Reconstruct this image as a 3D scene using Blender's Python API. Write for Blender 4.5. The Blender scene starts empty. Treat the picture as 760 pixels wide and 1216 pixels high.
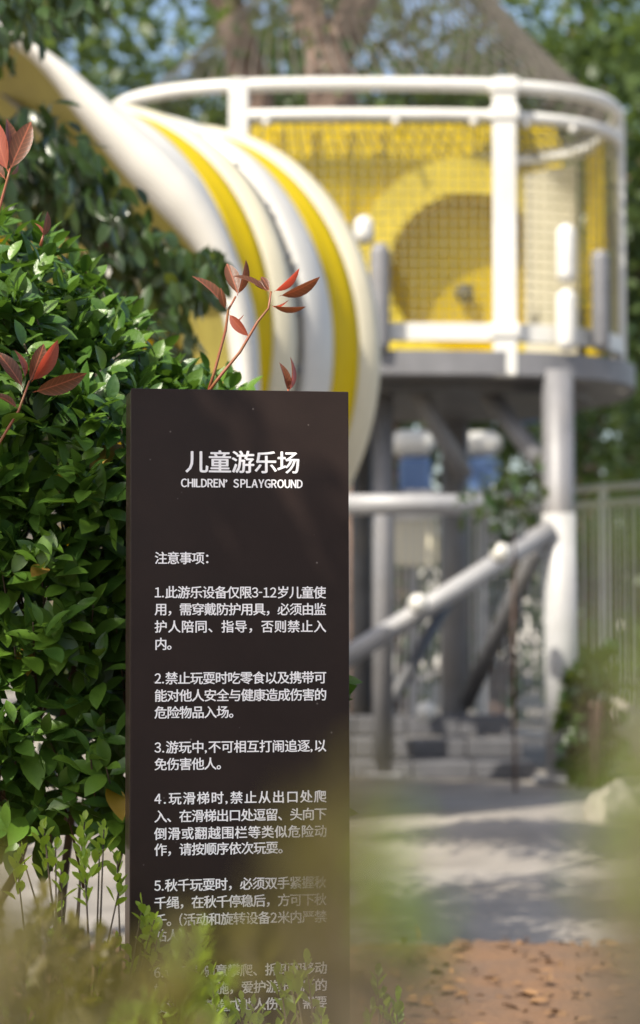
import bpy, math, random
import numpy as np
from mathutils import Matrix, Vector
from mathutils.geometry import delaunay_2d_cdt
random.seed(7); RNG = np.random.default_rng(11)
R = math.radians
scene = bpy.context.scene
COL = scene.collection

# ---------------------------------------------------------------- camera, sky, sun, exposure
FPX = 85 / 24 * 760            # focal length in photograph pixels
EYE = 1.2
TILT = math.atan((750 - 608) / FPX)
cam_d = bpy.data.cameras.new("camera"); cam = bpy.data.objects.new("camera", cam_d); COL.objects.link(cam)
cam.location = (0, 0, EYE); cam.rotation_euler = (math.pi / 2 + TILT, 0, 0)
cam_d.sensor_fit = 'HORIZONTAL'; cam_d.sensor_width = 24; cam_d.lens = 85
cam_d.clip_start = 0.05; cam_d.clip_end = 2000
cam_d.dof.use_dof = True; cam_d.dof.focus_distance = 4.08; cam_d.dof.aperture_fstop = 3.7
scene.camera = cam

SUN_EL, SUN_PHI = R(50), R(48)
sdir = Vector((-math.cos(SUN_EL) * math.cos(SUN_PHI), -math.cos(SUN_EL) * math.sin(SUN_PHI), math.sin(SUN_EL)))
world = bpy.data.worlds.new("World"); scene.world = world; world.use_nodes = True
wn = world.node_tree.nodes; wl = world.node_tree.links
sky = wn.new('ShaderNodeTexSky'); sky.sky_type = 'NISHITA'; sky.sun_disc = False
sky.sun_elevation = SUN_EL; sky.dust_density = 3.0; sky.air_density = 1.0; sky.ozone_density = .6; sky.sun_rotation = math.atan2(sdir.x, sdir.y)
wn['Background'].inputs['Strength'].default_value = 0.12
wl.new(sky.outputs[0], wn['Background'].inputs[0])
sl = bpy.data.lights.new("sun", 'SUN'); sl.energy = 4.3; sl.angle = R(0.5); sl.color = (1, .93, .80)
so = bpy.data.objects.new("sun", sl); COL.objects.link(so)
so.rotation_euler = sdir.to_track_quat('Z', 'Y').to_euler(); so.location = (-20, -5, 30)
scene.view_settings.view_transform = 'Standard'; scene.view_settings.look = 'None'
scene.view_settings.gamma = 1; scene.view_settings.exposure = 0.88
scene.cycles.use_denoising = True
scene.cycles.max_bounces = 8; scene.cycles.transparent_max_bounces = 8

# ---------------------------------------------------------------- helpers
CT, ST = math.cos(TILT), math.sin(TILT)
def P(px, py, Y):
    """real place of what the photograph shows at px,py if it stands Y metres out"""
    a = (px - 380) / FPX; b = (608 - py) / FPX
    d = np.array([a, CT - b * ST, ST + b * CT])
    return np.array([0, 0, EYE]) + d * (Y / d[1])

def mat(name, col, rough=.5, var=.12, scale=8, bump=0., bscale=60, metal=0, spec=.5, transl=0., tcol=None,
        col2=None, dirt=0., leafy=False, obj_coords=True, coat=0.):
    m = bpy.data.materials.new(name); m.use_nodes = True
    n = m.node_tree.nodes; l = m.node_tree.links; b = n['Principled BSDF']; out = n['Material Output']
    b.inputs['Roughness'].default_value = rough; b.inputs['Metallic'].default_value = metal
    b.inputs['Specular IOR Level'].default_value = spec; b.inputs['Coat Weight'].default_value = coat
    tc = n.new('ShaderNodeTexCoord'); no = n.new('ShaderNodeTexNoise'); no.inputs['Scale'].default_value = scale
    no.inputs['Detail'].default_value = 6; no.inputs['Roughness'].default_value = .6
    l.new(tc.outputs['Object'], no.inputs['Vector'])
    ramp = n.new('ShaderNodeMix'); ramp.data_type = 'RGBA'
    c1 = col; c2 = col2 or tuple(c * (1 - 2 * var) for c in col)
    ramp.inputs['A'].default_value = (*c1, 1); ramp.inputs['B'].default_value = (*c2, 1)
    mr = n.new('ShaderNodeMapRange'); mr.inputs['From Min'].default_value = .35; mr.inputs['From Max'].default_value = .65
    if leafy:
        at = n.new('ShaderNodeAttribute'); at.attribute_name = 'rnd'
        oi = n.new('ShaderNodeObjectInfo')
        ad = n.new('ShaderNodeMath'); ad.operation = 'ADD'
        l.new(at.outputs['Fac'], ad.inputs[0]); l.new(oi.outputs['Random'], ad.inputs[1])
        fr = n.new('ShaderNodeMath'); fr.operation = 'FRACT'; l.new(ad.outputs[0], fr.inputs[0])
        mx = n.new('ShaderNodeMath'); mx.operation = 'MULTIPLY_ADD'
        l.new(no.outputs['Fac'], mx.inputs[0]); mx.inputs[1].default_value = .35
        sc_ = n.new('ShaderNodeMath'); sc_.operation = 'MULTIPLY'; l.new(fr.outputs[0], sc_.inputs[0]); sc_.inputs[1].default_value = .75
        l.new(sc_.outputs[0], mx.inputs[2]); fac = mx.outputs[0]
    else:
        l.new(no.outputs['Fac'], mr.inputs['Value']); fac = mr.outputs['Result']
    l.new(fac, ramp.inputs['Factor'])
    colout = ramp.outputs['Result']
    if dirt:
        n2 = n.new('ShaderNodeTexNoise'); n2.inputs['Scale'].default_value = scale * .35; n2.inputs['Detail'].default_value = 9
        l.new(tc.outputs['Object'], n2.inputs['Vector'])
        m2 = n.new('ShaderNodeMapRange'); m2.inputs['From Min'].default_value = .5; m2.inputs['From Max'].default_value = .75
        m2.inputs['To Max'].default_value = dirt; l.new(n2.outputs['Fac'], m2.inputs['Value'])
        mm = n.new('ShaderNodeMix'); mm.data_type = 'RGBA'; l.new(m2.outputs['Result'], mm.inputs['Factor'])
        l.new(colout, mm.inputs['A']); mm.inputs['B'].default_value = (.16, .13, .09, 1); colout = mm.outputs['Result']
    l.new(colout, b.inputs['Base Color'])
    if bump:
        nb = n.new('ShaderNodeTexNoise'); nb.inputs['Scale'].default_value = bscale; nb.inputs['Detail'].default_value = 5
        l.new(tc.outputs['Object'], nb.inputs['Vector'])
        bp = n.new('ShaderNodeBump'); bp.inputs['Strength'].default_value = bump; bp.inputs['Distance'].default_value = .02
        l.new(nb.outputs['Fac'], bp.inputs['Height']); l.new(bp.outputs['Normal'], b.inputs['Normal'])
    if transl:
        t = n.new('ShaderNodeBsdfTranslucent'); mt = n.new('ShaderNodeMixShader'); mt.inputs['Fac'].default_value = transl
        if tcol: t.inputs['Color'].default_value = (*tcol, 1)
        else: l.new(colout, t.inputs['Color'])
        l.new(b.outputs[0], mt.inputs[1]); l.new(t.outputs[0], mt.inputs[2]); l.new(mt.outputs[0], out.inputs['Surface'])
    return m

M = {}
M['sign'] = mat('sign_paint', (.021, .0125, .010), .5, .12, 5, .03, 300, spec=.22)
# dust specks and uneven sheen on the sign
_n = M['sign'].node_tree.nodes; _l = M['sign'].node_tree.links
_q = _n.new('ShaderNodeTexNoise'); _q.inputs['Scale'].default_value = 3.5; _q.inputs['Detail'].default_value = 8; _q.inputs['Distortion'].default_value = 1.2
_w = _n.new('ShaderNodeMapRange'); _w.inputs['From Min'].default_value = .35; _w.inputs['From Max'].default_value = .65; _w.inputs['To Min'].default_value = .36; _w.inputs['To Max'].default_value = .62
_t2 = _n.new('ShaderNodeTexCoord'); _l.new(_t2.outputs['Object'], _q.inputs['Vector']); _l.new(_q.outputs['Fac'], _w.inputs['Value'])
_l.new(_w.outputs['Result'], _n['Principled BSDF'].inputs['Roughness'])
_v = _n.new('ShaderNodeTexVoronoi'); _v.inputs['Scale'].default_value = 26; _tc = _n.new('ShaderNodeTexCoord')
_l.new(_tc.outputs['Object'], _v.inputs['Vector'])
_r = _n.new('ShaderNodeMapRange'); _r.inputs['From Min'].default_value = .06; _r.inputs['From Max'].default_value = .02
_l.new(_v.outputs['Distance'], _r.inputs['Value'])
_mx = _n.new('ShaderNodeMix'); _mx.data_type = 'RGBA'; _b = _n['Principled BSDF']
_old = _b.inputs['Base Color'].links[0].from_socket
_sc = _n.new('ShaderNodeMath'); _sc.operation = 'MULTIPLY'; _sc.inputs[1].default_value = .5
_l.new(_r.outputs['Result'], _sc.inputs[0]); _l.new(_sc.outputs[0], _mx.inputs['Factor'])
_l.new(_old, _mx.inputs['A']); _mx.inputs['B'].default_value = (.25, .22, .2, 1); _l.new(_mx.outputs['Result'], _b.inputs['Base Color'])
M['sign_edge'] = mat('sign_edge_paint', (.060, .038, .032), .32, .15, 9, .05, 200)
M['ink'] = mat('white_lettering', (.90, .90, .90), .5, .02, 60)
M['white'] = mat('white_painted_steel', (.66, .65, .61), .38, .05, 3, .05, 40, dirt=.25)
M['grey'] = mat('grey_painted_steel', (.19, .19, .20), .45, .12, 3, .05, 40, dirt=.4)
M['sleeve'] = mat('pale_grey_sleeve', (.50, .50, .50), .42, .1, 3, .05, 40, dirt=.3)
M['mgrey'] = mat('mid_grey_painted_steel', (.33, .33, .34), .42, .1, 3, .05, 40, dirt=.3)
M['dgrey'] = mat('dark_steel', (.09, .09, .095), .5, .2, 4, .1, 30, dirt=.4)
M['wire'] = mat('galvanised_wire', (.30, .27, .14), .4, .1, 5)
M['yellow'] = mat('yellow_moulded_plastic', (.76, .56, .0), .42, .05, 2.5, .04, 25, transl=.25, dirt=.04, spec=.15)
M['cream'] = mat('cream_moulded_plastic', (.62, .57, .42), .38, .05, 2.5, .04, 25, dirt=.12)
M['ycream'] = mat('pale_yellow_plastic', (.78, .60, .04), .38, .05, 2.5, .04, 25, dirt=.1)
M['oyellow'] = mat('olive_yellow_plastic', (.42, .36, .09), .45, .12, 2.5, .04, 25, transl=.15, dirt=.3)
M['whitep'] = mat('white_moulded_plastic', (.60, .585, .54), .36, .05, 2.5, .04, 25, dirt=.12)
M['brownr'] = mat('rubber_joint', (.27, .24, .19), .7, .2, 4)
M['net'] = mat('net_cord', (.13, .115, .09), .8, .15, 6)
M['blue'] = mat('blue_plastic_panel', (.10, .17, .33), .4, .1, 3)
M['bark'] = mat('brown_bark', (.16, .105, .08), .85, .25, 6, .8, 18)
M['barkl'] = mat('pinkish_bark', (.24, .165, .13), .85, .25, 5, .8, 12)
M['stem'] = mat('green_brown_stem', (.10, .07, .035), .6, .3, 30)
M['redstem'] = mat('red_shoot_stem', (.24, .055, .03), .45, .3, 40, col2=(.22, .10, .03))
M['leaf'] = mat('glossy_green_leaf', (.105, .195, .020), .34, leafy=True, scale=25, transl=.16, tcol=(.16, .32, .03), col2=(.028, .075, .014), bump=.12, bscale=160, spec=.45)
M['yleaf'] = mat('yellowed_leaf', (.40, .30, .03), .45, leafy=True, scale=25, transl=.3, tcol=(.6, .45, .04), col2=(.22, .12, .03))
M['redleaf'] = mat('young_red_leaf', (.15, .066, .036), .3, leafy=True, scale=45, spec=.35, transl=.16, tcol=(.50, .14, .05), col2=(.075, .034, .016), bump=.15, bscale=150)
M['young'] = mat('young_yellow_green_leaf', (.30, .42, .05), .42, leafy=True, scale=30, transl=.42, tcol=(.50, .70, .05), col2=(.09, .17, .02), bump=.1, bscale=200)
M['olive'] = mat('olive_leaf', (.17, .145, .035), .5, leafy=True, scale=12, transl=.35, tcol=(.30, .28, .04), col2=(.085, .065, .025))
M['tleaf'] = mat('dark_tree_leaf', (.045, .085, .025), .3, leafy=True, scale=8, transl=.25, tcol=(.16, .20, .02), col2=(.018, .04, .015))
M['bleaf'] = mat('background_tree_leaf', (.085, .13, .035), .45, leafy=True, scale=3, transl=.35, tcol=(.17, .24, .04), col2=(.03, .06, .02))
M['fencep'] = mat('pale_grey_fence_paint', (.50, .50, .49), .45, .08, 3, dirt=.2)
M['grass'] = mat('long_olive_grass', (.24, .22, .06), .5, leafy=True, scale=4, transl=.35, tcol=(.34, .34, .06), col2=(.07, .10, .02))
M['litter'] = mat('dry_leaf_litter', (.24, .13, .055), .7, leafy=True, scale=20, col2=(.15, .085, .04), transl=.1)
M['soil'] = mat('brown_soil', (.16, .085, .04), .95, .3, 2.2, .8, 30, col2=(.11, .07, .045))
M['ground'] = mat('pale_concrete_ground', (.29, .265, .235), .85, .12, 1.2, .3, 60, dirt=.35)
M['path'] = mat('grey_concrete_path', (.27, .245, .215), .85, .2, 1.6, .5, 40, dirt=.5)
M['stone'] = mat('grey_stone', (.12, .12, .13), .8, .2, 3, .4, 25)
M['rock'] = mat('pale_rock', (.36, .32, .28), .85, .2, 5, .6, 12)
M['wall'] = mat('pale_render', (.62, .60, .56), .8, .1, 1, .1, 20)
M['glass'] = mat('window_glass', (.05, .07, .09), .08, .1, 1, spec=.8)

def meshobj(name, v, f, m, smooth=False, rnd=None):
    me = bpy.data.meshes.new(name)
    v = np.asarray(v, dtype=np.float32)
    me.from_pydata(v.tolist() if len(v) < 20000 and not isinstance(f, np.ndarray) else [], [], f if not isinstance(f, np.ndarray) else []) if not isinstance(f, np.ndarray) else None
    if isinstance(f, np.ndarray):
        k = f.shape[1]
        me.vertices.add(len(v)); me.vertices.foreach_set('co', v.ravel())
        me.loops.add(f.size); me.loops.foreach_set('vertex_index', f.astype(np.int32).ravel())
        me.polygons.add(len(f)); me.polygons.foreach_set('loop_start', np.arange(0, f.size, k, dtype=np.int32))
        me.update(calc_edges=True)
    elif len(me.vertices) == 0:
        me.from_pydata(v.tolist(), [], f)
    if rnd is not None:
        a = me.attributes.new('rnd', 'FLOAT', 'FACE'); a.data.foreach_set('value', np.asarray(rnd, dtype=np.float32))
    if smooth: me.polygons.foreach_set('use_smooth', [True] * len(me.polygons))
    if m: me.materials.append(m)
    return bpy.data.objects.new(name, me)

class Geo:
    """collects shapes of one part"""
    def __init__(s): s.v = []; s.f = []
    def add(s, v, f):
        o = len(s.v); s.v += [tuple(map(float, p)) for p in v]; s.f += [tuple(i + o for i in q) for q in f]; return s
    def box(s, c, size, rot=None, bev=.0):
        hx, hy, hz = (k / 2 for k in size); c = np.array(c, float)
        if bev <= 0:
            v = [(x, y, z) for x in (-hx, hx) for y in (-hy, hy) for z in (-hz, hz)]
            f = [(0, 1, 3, 2), (4, 6, 7, 5), (0, 4, 5, 1), (2, 3, 7, 6), (0, 2, 6, 4), (1, 5, 7, 3)]
        else:
            v = []; idx = {}
            for sx in (-1, 1):
                for sy in (-1, 1):
                    for sz in (-1, 1):
                        for ax in range(3):
                            p = [sx * (hx - bev), sy * (hy - bev), sz * (hz - bev)]
                            p[ax] = (sx * hx, sy * hy, sz * hz)[ax]
                            idx[(sx, sy, sz, ax)] = len(v); v.append(p)
            f = []
            for ax in range(3):
                a, b = [(1, 2), (2, 0), (0, 1)][ax]
                for sg in (-1, 1):
                    q = []
                    for (p_, q_) in ((-1, -1), (1, -1), (1, 1), (-1, 1)):
                        k = [0, 0, 0]; k[ax] = sg; k[a] = p_; k[b] = q_; q.append(idx[(*k, ax)])
                    f.append(tuple(q if sg > 0 else q[::-1]))
            for ax in range(3):
                a, b = [(1, 2), (2, 0), (0, 1)][ax]
                for p_ in (-1, 1):
                    for q_ in (-1, 1):
                        ks = []
                        for t in (-1, 1):
                            k = [0, 0, 0]; k[ax] = t; k[a] = p_; k[b] = q_; ks.append(tuple(k))
                        f.append((idx[(*ks[0], a)], idx[(*ks[1], a)], idx[(*ks[1], b)], idx[(*ks[0], b)]))
            for sx in (-1, 1):
                for sy in (-1, 1):
                    for sz in (-1, 1): f.append(tuple(idx[(sx, sy, sz, ax)] for ax in range(3)))
        v = np.array(v, float)
        if rot is not None: v = v @ np.array(rot).T
        return s.add(v + c, f)
    def tube(s, pts, rad, seg=10, caps=True, closed=False, flat=None):
        pts = np.array(pts, float); n = len(pts)
        rad = np.broadcast_to(np.array(rad, float), (n,))
        tan = np.gradient(pts, axis=0) if not closed else np.roll(pts, -1, 0) - np.roll(pts, 1, 0)
        tan /= np.linalg.norm(tan, axis=1)[:, None] + 1e-12
        up = np.array([0, 0, 1.]) if abs(tan[0][2]) < .9 else np.array([1., 0, 0])
        V = []
        for i in range(n):
            u = up - tan[i] * np.dot(up, tan[i]); u /= np.linalg.norm(u); up = u
            w = np.cross(tan[i], u)
            for k in range(seg):
                a = 2 * math.pi * k / seg
                V.append(pts[i] + rad[i] * (math.cos(a) * u + math.sin(a) * w))
        F = []
        for i in range(n if closed else n - 1):
            j = (i + 1) % n
            for k in range(seg):
                k2 = (k + 1) % seg; F.append((i * seg + k, i * seg + k2, j * seg + k2, j * seg + k))
        if caps and not closed:
            F.append(tuple(range(seg))[::-1]); F.append(tuple((n - 1) * seg + k for k in range(seg)))
        return s.add(V, F)
    def capsule(s, a, b, r, seg=12):
        a = np.array(a, float); b = np.array(b, float); d = (b - a); L = np.linalg.norm(d); d /= L
        pts = []; rr = []
        for t in (0.02, .3, .6, .85, 1): pts.append(a + d * r * (1 - math.cos(t * math.pi / 2))); rr.append(r * math.sin(t * math.pi / 2))
        for t in (1, .85, .6, .3, 0.02): pts.append(b - d * r * (1 - math.cos(t * math.pi / 2))); rr.append(r * math.sin(t * math.pi / 2))
        return s.tube(pts, rr, seg)
    def ball(s, c, r, nu=10, nv=14):
        pts = [np.array(c) + (0, 0, -r * math.cos(math.pi * (i + .03) / (nu - 1 + .06))) for i in range(nu)]
        return s.tube(pts, [r * math.sin(math.pi * (i + .03) / (nu - 1 + .06)) for i in range(nu)], nv)

class Thing:
    def __init__(s, name, label, cat, loc, group=None):
        s.loc = np.array([float(k) for k in loc]); s.o = bpy.data.objects.new(name, None); s.o.empty_display_size = .2
        COL.objects.link(s.o); s.o.location = tuple(s.loc)
        s.o['label'] = label; s.o['category'] = cat
        if group: s.o['group'] = group
    def part(s, name, g, m, parent=None, smooth=False, label=None, stuff=False, rnd=None):
        if isinstance(g, Geo): v = np.array(g.v) - s.loc; f = g.f
        else: v = np.asarray(g[0]) - s.loc; f = g[1]
        o = meshobj(name, v, f, m, smooth, rnd); COL.objects.link(o); o.parent = parent or s.o
        if label: o['label'] = label
        if stuff: o['kind'] = 'stuff'
        return o
    def inst(s, name, me, pos, rot, sc, parent=None, label=None):
        o = bpy.data.objects.new(name, me); COL.objects.link(o); o.parent = parent or s.o
        m = np.eye(4); m[:3, :3] = np.asarray(rot) * np.asarray(sc); m[:3, 3] = np.asarray(pos) - s.loc
        o.matrix_basis = Matrix(m.tolist())
        if label: o['label'] = label
        return o

def structure(name, v, f, m, smooth=False):
    o = meshobj(name, v, f, m, smooth); COL.objects.link(o); o['kind'] = 'structure'; return o

# ---- leaves
def leaf_template(L=1., W=.38, n=6, fold=.10, curl=.18, tip=1.0, stalk=.08):
    v = []; f = []
    for i in range(n + 1):
        t = i / n
        w = W / 2 * (math.sin(math.pi * min(1, t ** tip)) ** .8 if 0 < t < 1 else 0)
        z = -curl * t * t; y = stalk + t * (L - stalk)
        v += [(-w, y, z + fold * w / (W / 2) * W), (0, y, z), (w, y, z + fold * w / (W / 2) * W)]
    for i in range(n):
        a = 3 * i; b = a + 3
        if i == 0: f += [(a + 1, b + 1, b), (a + 1, b + 2, b + 1)]
        elif i == n - 1: f += [(a, a + 1, b + 1), (a + 1, a + 2, b + 1)]
        else: f += [(a, a + 1, b + 1), (a, b + 1, b), (a + 1, a + 2, b + 2), (a + 1, b + 2, b + 1)]
    v.append((0, 0, 0)); v.append((.012, stalk, 0)); v.append((-.012, stalk, 0)); k = len(v)
    f.append((k - 3, k - 2, k - 1))
    return np.array(v), np.array(f)
T_PHOT = leaf_template(1, .44, 6, .16, .16)
T_YOUNG = leaf_template(1, .52, 5, .18, -.10, 1.25)
T_RED = leaf_template(1, .35, 7, .22, .22)
T_TREE = leaf_template(1, .42, 4, .1, .2)
T_BG = leaf_template(1, .62, 3, .1, .15)

def frames(axis, normal):
    """rotation matrices, columns = x, y(leaf axis), z(normal)"""
    a = axis / np.linalg.norm(axis, axis=1)[:, None]
    z = normal - a * (normal * a).sum(1)[:, None]; z /= np.linalg.norm(z, axis=1)[:, None] + 1e-9
    x = np.cross(a, z)
    return np.stack([x, a, z], axis=2)
def batch(T, pos, Rm, sc):
    tv, tf = T; N = len(pos)
    v = np.einsum('nij,kj->nki', Rm, tv) * np.asarray(sc)[:, None, None] + pos[:, None, :]
    f = (tf[None] + (np.arange(N) * len(tv))[:, None, None]).reshape(-1, 3)
    rnd = np.repeat(RNG.random(N), len(tf))
    return v.reshape(-1, 3), f, rnd
def rosettes(tips, dirs, per, length, spread=55, along=.06, up=.6, lenvar=.3):
    """leaves spiralling round shoot tips: returns pos, frames, sizes"""
    N = len(tips); tips = np.repeat(tips, per, 0); d = np.repeat(dirs / np.linalg.norm(dirs, axis=1)[:, None], per, 0)
    k = np.tile(np.arange(per), N); t = k / per
    a = k * 2.4 + np.repeat(RNG.random(N) * 6.28, per)
    ref = np.tile([.3, .2, .9], (len(d), 1)); u = np.cross(d, ref); u /= np.linalg.norm(u, axis=1)[:, None]; w = np.cross(d, u)
    rad = np.cos(a)[:, None] * u + np.sin(a)[:, None] * w
    ang = np.radians(spread * (.55 + .75 * t) + RNG.normal(0, 9, len(t)))
    ax = d * np.cos(ang)[:, None] + rad * np.sin(ang)[:, None]
    nrm = d * np.sin(ang)[:, None] - rad * np.cos(ang)[:, None] + np.array([0, 0, up]) + RNG.normal(0, .25, (len(t), 3))
    pos = tips - d * (t * along)[:, None]
    size = length * (1 - lenvar * .5 + lenvar * RNG.random(len(t))) * (.62 + .5 * t)
    return pos, frames(ax, nrm), size
def mesh_of(T, m, name='leaf'):
    me = bpy.data.meshes.new(name); me.from_pydata(T[0].tolist(), [], T[1].tolist()); me.materials.append(m)
    me.polygons.foreach_set('use_smooth', [True] * len(me.polygons)); return me
def project(p):
    d = p - np.array([0, 0, EYE]); dep = d[:, 1] * CT + d[:, 2] * ST; up = -d[:, 1] * ST + d[:, 2] * CT
    return 380 + FPX * d[:, 0] / dep, 608 - FPX * up / dep, dep
def leafage(th, T, m, pos, Rm, sc, nmax=300, name='leaf', rest='foliage', parts=True):
    if parts:
        x, y, dep = project(pos + Rm[:, :, 1] * (np.asarray(sc) / 2)[:, None])
        vis = (x > 0) & (x < 760) & (y > 0) & (y < 1216)
        score = np.where(vis, dep - 1.0 * np.asarray(sc) / .05 * .15, 99)
        order = np.argsort(score); pick = order[:nmax]; pick = pick[score[pick] < 90]
        me = mesh_of(T, m, name)
        old = mesh_of(T, M['yleaf'], name) if m is M['leaf'] else me
        for q_, i in enumerate(pick): th.inst(name, old if q_ % 61 == 5 else me, pos[i], Rm[i], sc[i])
        keep = np.ones(len(pos), bool); keep[pick] = False
        pos, Rm, sc = pos[keep], Rm[keep], np.asarray(sc)[keep]
    if len(pos):
        v, f, r = batch(T, pos, Rm, sc)
        return th.part(rest, (v, f), m, smooth=True, stuff=True, rnd=r)

# ================================================================ ground
def sheet(x0, x1, y0, y1, nx, ny, zf):
    xs = np.linspace(x0, x1, nx); ys = np.linspace(y0, y1, ny)
    v = [(x, y, zf(x, y)) for y in ys for x in xs]
    f = [(j * nx + i, j * nx + i + 1, (j + 1) * nx + i + 1, (j + 1) * nx + i) for j in range(ny - 1) for i in range(nx - 1)]
    return v, f
structure('ground', [(-400, -100, 0), (400, -100, 0), (400, 900, 0), (-400, 900, 0)], [(0, 1, 2, 3)], M['ground'])
from mathutils import noise as mn
v, f = sheet(-14, 14, 8.1, 23, 90, 60, lambda x, y: .004 + .012 * max(0, math.sin(x * .8 + 1) * math.sin(y * .9)) + .16 * math.exp(-((x - 1.0) / 1.0) ** 2 - ((y - 13) / 1.5) ** 2) + .02 * mn.noise(Vector((x, y, 2))))
structure('path', v, f, M['path'])
from mathutils import noise as mn
def soil_z(x, y):
    e = min(1, max(0, (8.35 + .25 * math.sin(x * 1.7) - y) / .35), (y + 1.6) / .5 if y < -1.1 else 1)
    return .012 + e * (.07 + .05 * mn.noise(Vector((x * 1.3, y * 1.3, 0))) + .02 * mn.noise(Vector((x * 6, y * 6, 3))))
v, f = sheet(-7, 7, -1.5, 8.7, 110, 90, soil_z)
structure('planting_bed', v, f, M['soil'], True)
# dry leaf litter on the bed
N = 2600
lp = np.stack([RNG.uniform(-2.5, 3.5, N), RNG.uniform(4.5, 8.6, N), np.zeros(N)], 1)
lp[:, 2] = [soil_z(a, b) + .012 for a, b, _ in lp]
ax = RNG.normal(0, 1, (N, 3)); ax[:, 2] *= .25; nr = RNG.normal(0, .35, (N, 3)) + (0, 0, 1)
v, f, r = batch(T_TREE, lp, frames(ax, nr), RNG.uniform(.04, .08, N))
lo = meshobj('leaf_litter', v, f, M['litter'], True, r); COL.objects.link(lo); lo['kind'] = 'stuff'
lo['label'] = 'orange brown dry leaves scattered over the soil bed'; lo['category'] = 'leaf litter'

# ================================================================ the sign
SY0, YAW = 4.06, R(10)
LF = P(158, 461, SY0)
def sign_u(px):          # distance along the front face for a photograph column
    a = (px - 380) / FPX / CT
    # depth grows with u; small tilt ignored
    k = (px - 380) / FPX
    def e(u): 
        q = LF + np.array([math.cos(YAW) * u, math.sin(YAW) * u, 0]); return project(q[None])[0][0] - px
    lo_, hi_ = -.2, .8
    for _ in range(40):
        mid = (lo_ + hi_) / 2
        if e(mid) > 0: hi_ = mid
        else: lo_ = mid
    return lo_
SW = sign_u(416); STH = .10; SH = LF[2]
def sign_z(px, py):
    u = sign_u(px); q = LF + np.array([math.cos(YAW) * u, math.sin(YAW) * u, 0])
    return P(px, py, q[1])[2]
# sign local frame: x along the face from its left edge, y into the panel, z up
sign = Thing('notice_sign', 'dark brown upright playground notice board with white Chinese rules', 'sign', (LF[0], LF[1], 0))
sign.o.rotation_euler = (0, R(-.12), YAW); sign.loc[:] = 0
PTH = .008
sign.part('front_plate', Geo().box((SW / 2, PTH / 2, SH / 2 + .02), (SW, PTH, SH - .04), bev=.0012), M['sign'])
sign.part('casing', Geo().box((SW / 2, PTH + (STH - PTH) / 2 + .001, SH / 2 + .01), (SW, STH - PTH, SH - .022), bev=.003), M['sign_edge'])
sign.part('base_plate', Geo().box((SW / 2, STH / 2, .10), (SW + .08, STH + .1, .02), bev=.003), M['sign_edge'])
for bx in (-.02, SW + .02):
    sign.part('bolt', Geo().tube([(bx, -.02, .11), (bx, -.02, .128)], .009, 6), M['grey'])
MARGIN_L, MARGIN_R = 186, 388.5
GL = {}
def glyph(ch):
    """one character as flat faces at size 1; Latin letters and figures are taken from the same face as the Chinese ones"""
    if ch in GL: return GL[ch]
    c2 = chr(ord(ch) + 0xFEE0) if '!' <= ch <= '~' and ch not in ',.' else ch
    if ch == 'I':
        GL[ch] = (np.array([(.44, 0, 0), (.53, 0, 0), (.53, .735, 0), (.44, .735, 0)]), [(0, 1, 2, 3)]); return GL[ch]
    c = bpy.data.curves.new('t', 'FONT'); c.body = c2; c.size = 1; c.resolution_u = 3; c.fill_mode = 'NONE'; c.dimensions = '3D'
    o = bpy.data.objects.new('t', c); COL.objects.link(o)
    dg = bpy.context.evaluated_depsgraph_get(); me = bpy.data.meshes.new_from_object(o.evaluated_get(dg))
    bpy.data.objects.remove(o); bpy.data.curves.remove(c)
    co = np.array([v.co[:2] for v in me.vertices]); nb = {k: set() for k in range(len(co))}
    for e in me.edges: a, b = e.vertices; nb[a].add(b); nb[b].add(a)
    bpy.data.meshes.remove(me); seen = set(); loops = []
    for k in range(len(co)):
        if k in seen: continue
        lp_ = [k]; seen.add(k); cur = k
        while True:
            nx = cur + 1 if cur + 1 in nb[cur] and cur + 1 not in seen else next((q for q in nb[cur] if q not in seen), None)
            if nx is None: break
            lp_.append(nx); seen.add(nx); cur = nx
        loops.append(lp_)
    E = [(l[q], l[(q + 1) % len(l)]) for l in loops for q in range(len(l)) if len(l) > 2]
    res = delaunay_2d_cdt([Vector(p) for p in co], E, [], 0, 1e-6, False)
    V2 = np.array([tuple(p) for p in res[0]]); A_ = co[[e[0] for e in E]]; B_ = co[[e[1] for e in E]]; F = []
    for t in res[2]:
        p = V2[list(t)].mean(0)
        up = (A_[:, 1] <= p[1]) & (B_[:, 1] > p[1]); dn = (A_[:, 1] > p[1]) & (B_[:, 1] <= p[1])
        side = (B_[:, 0] - A_[:, 0]) * (p[1] - A_[:, 1]) - (p[0] - A_[:, 0]) * (B_[:, 1] - A_[:, 1])
        if np.sum(up & (side > 0)) - np.sum(dn & (side < 0)) != 0: F.append(tuple(t))
    GL[ch] = (np.concatenate([V2, np.zeros((len(V2), 1))], 1), F); return GL[ch]
SC = []
def layout(text, size, d):
    """returns list of (verts, faces, cell start, cell width) with ascii narrow and the rest full width"""
    out = []; x = 0
    for ch in text:
        if ch == ' ': x += .27 * size; continue
        if ch == '_': x += .09 * size; continue
        v, f = glyph(ch); v = v * CJK; asc = ord(ch) < 256
        if ch in ',.' : w = .28; v = v.copy(); v[:, 0] += .06 - v[:, 0].min()
        elif ch == '’': w = .5; v = v.copy(); v[:, 0] += .06 - v[:, 0].min()
        elif ch == '-': v = v.copy(); v[:, 0] = (v[:, 0] - v[:, 0].min()) * .32 + .04; w = .36
        elif asc:
            v = v.copy(); k = (1 if ch == 'I' else .80) if ch.isalpha() else .86; v[:, 0] = (v[:, 0] - v[:, 0].min()) * k; w = np.ptp(v[:, 0]) + .09; v[:, 0] += .045
            if ch == '1': w = max(w, .5)
        else: w = 1.0
        out.append([v * size, f, x, w * size]); x += w * size
    return out, x
CJK = 1.0
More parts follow.
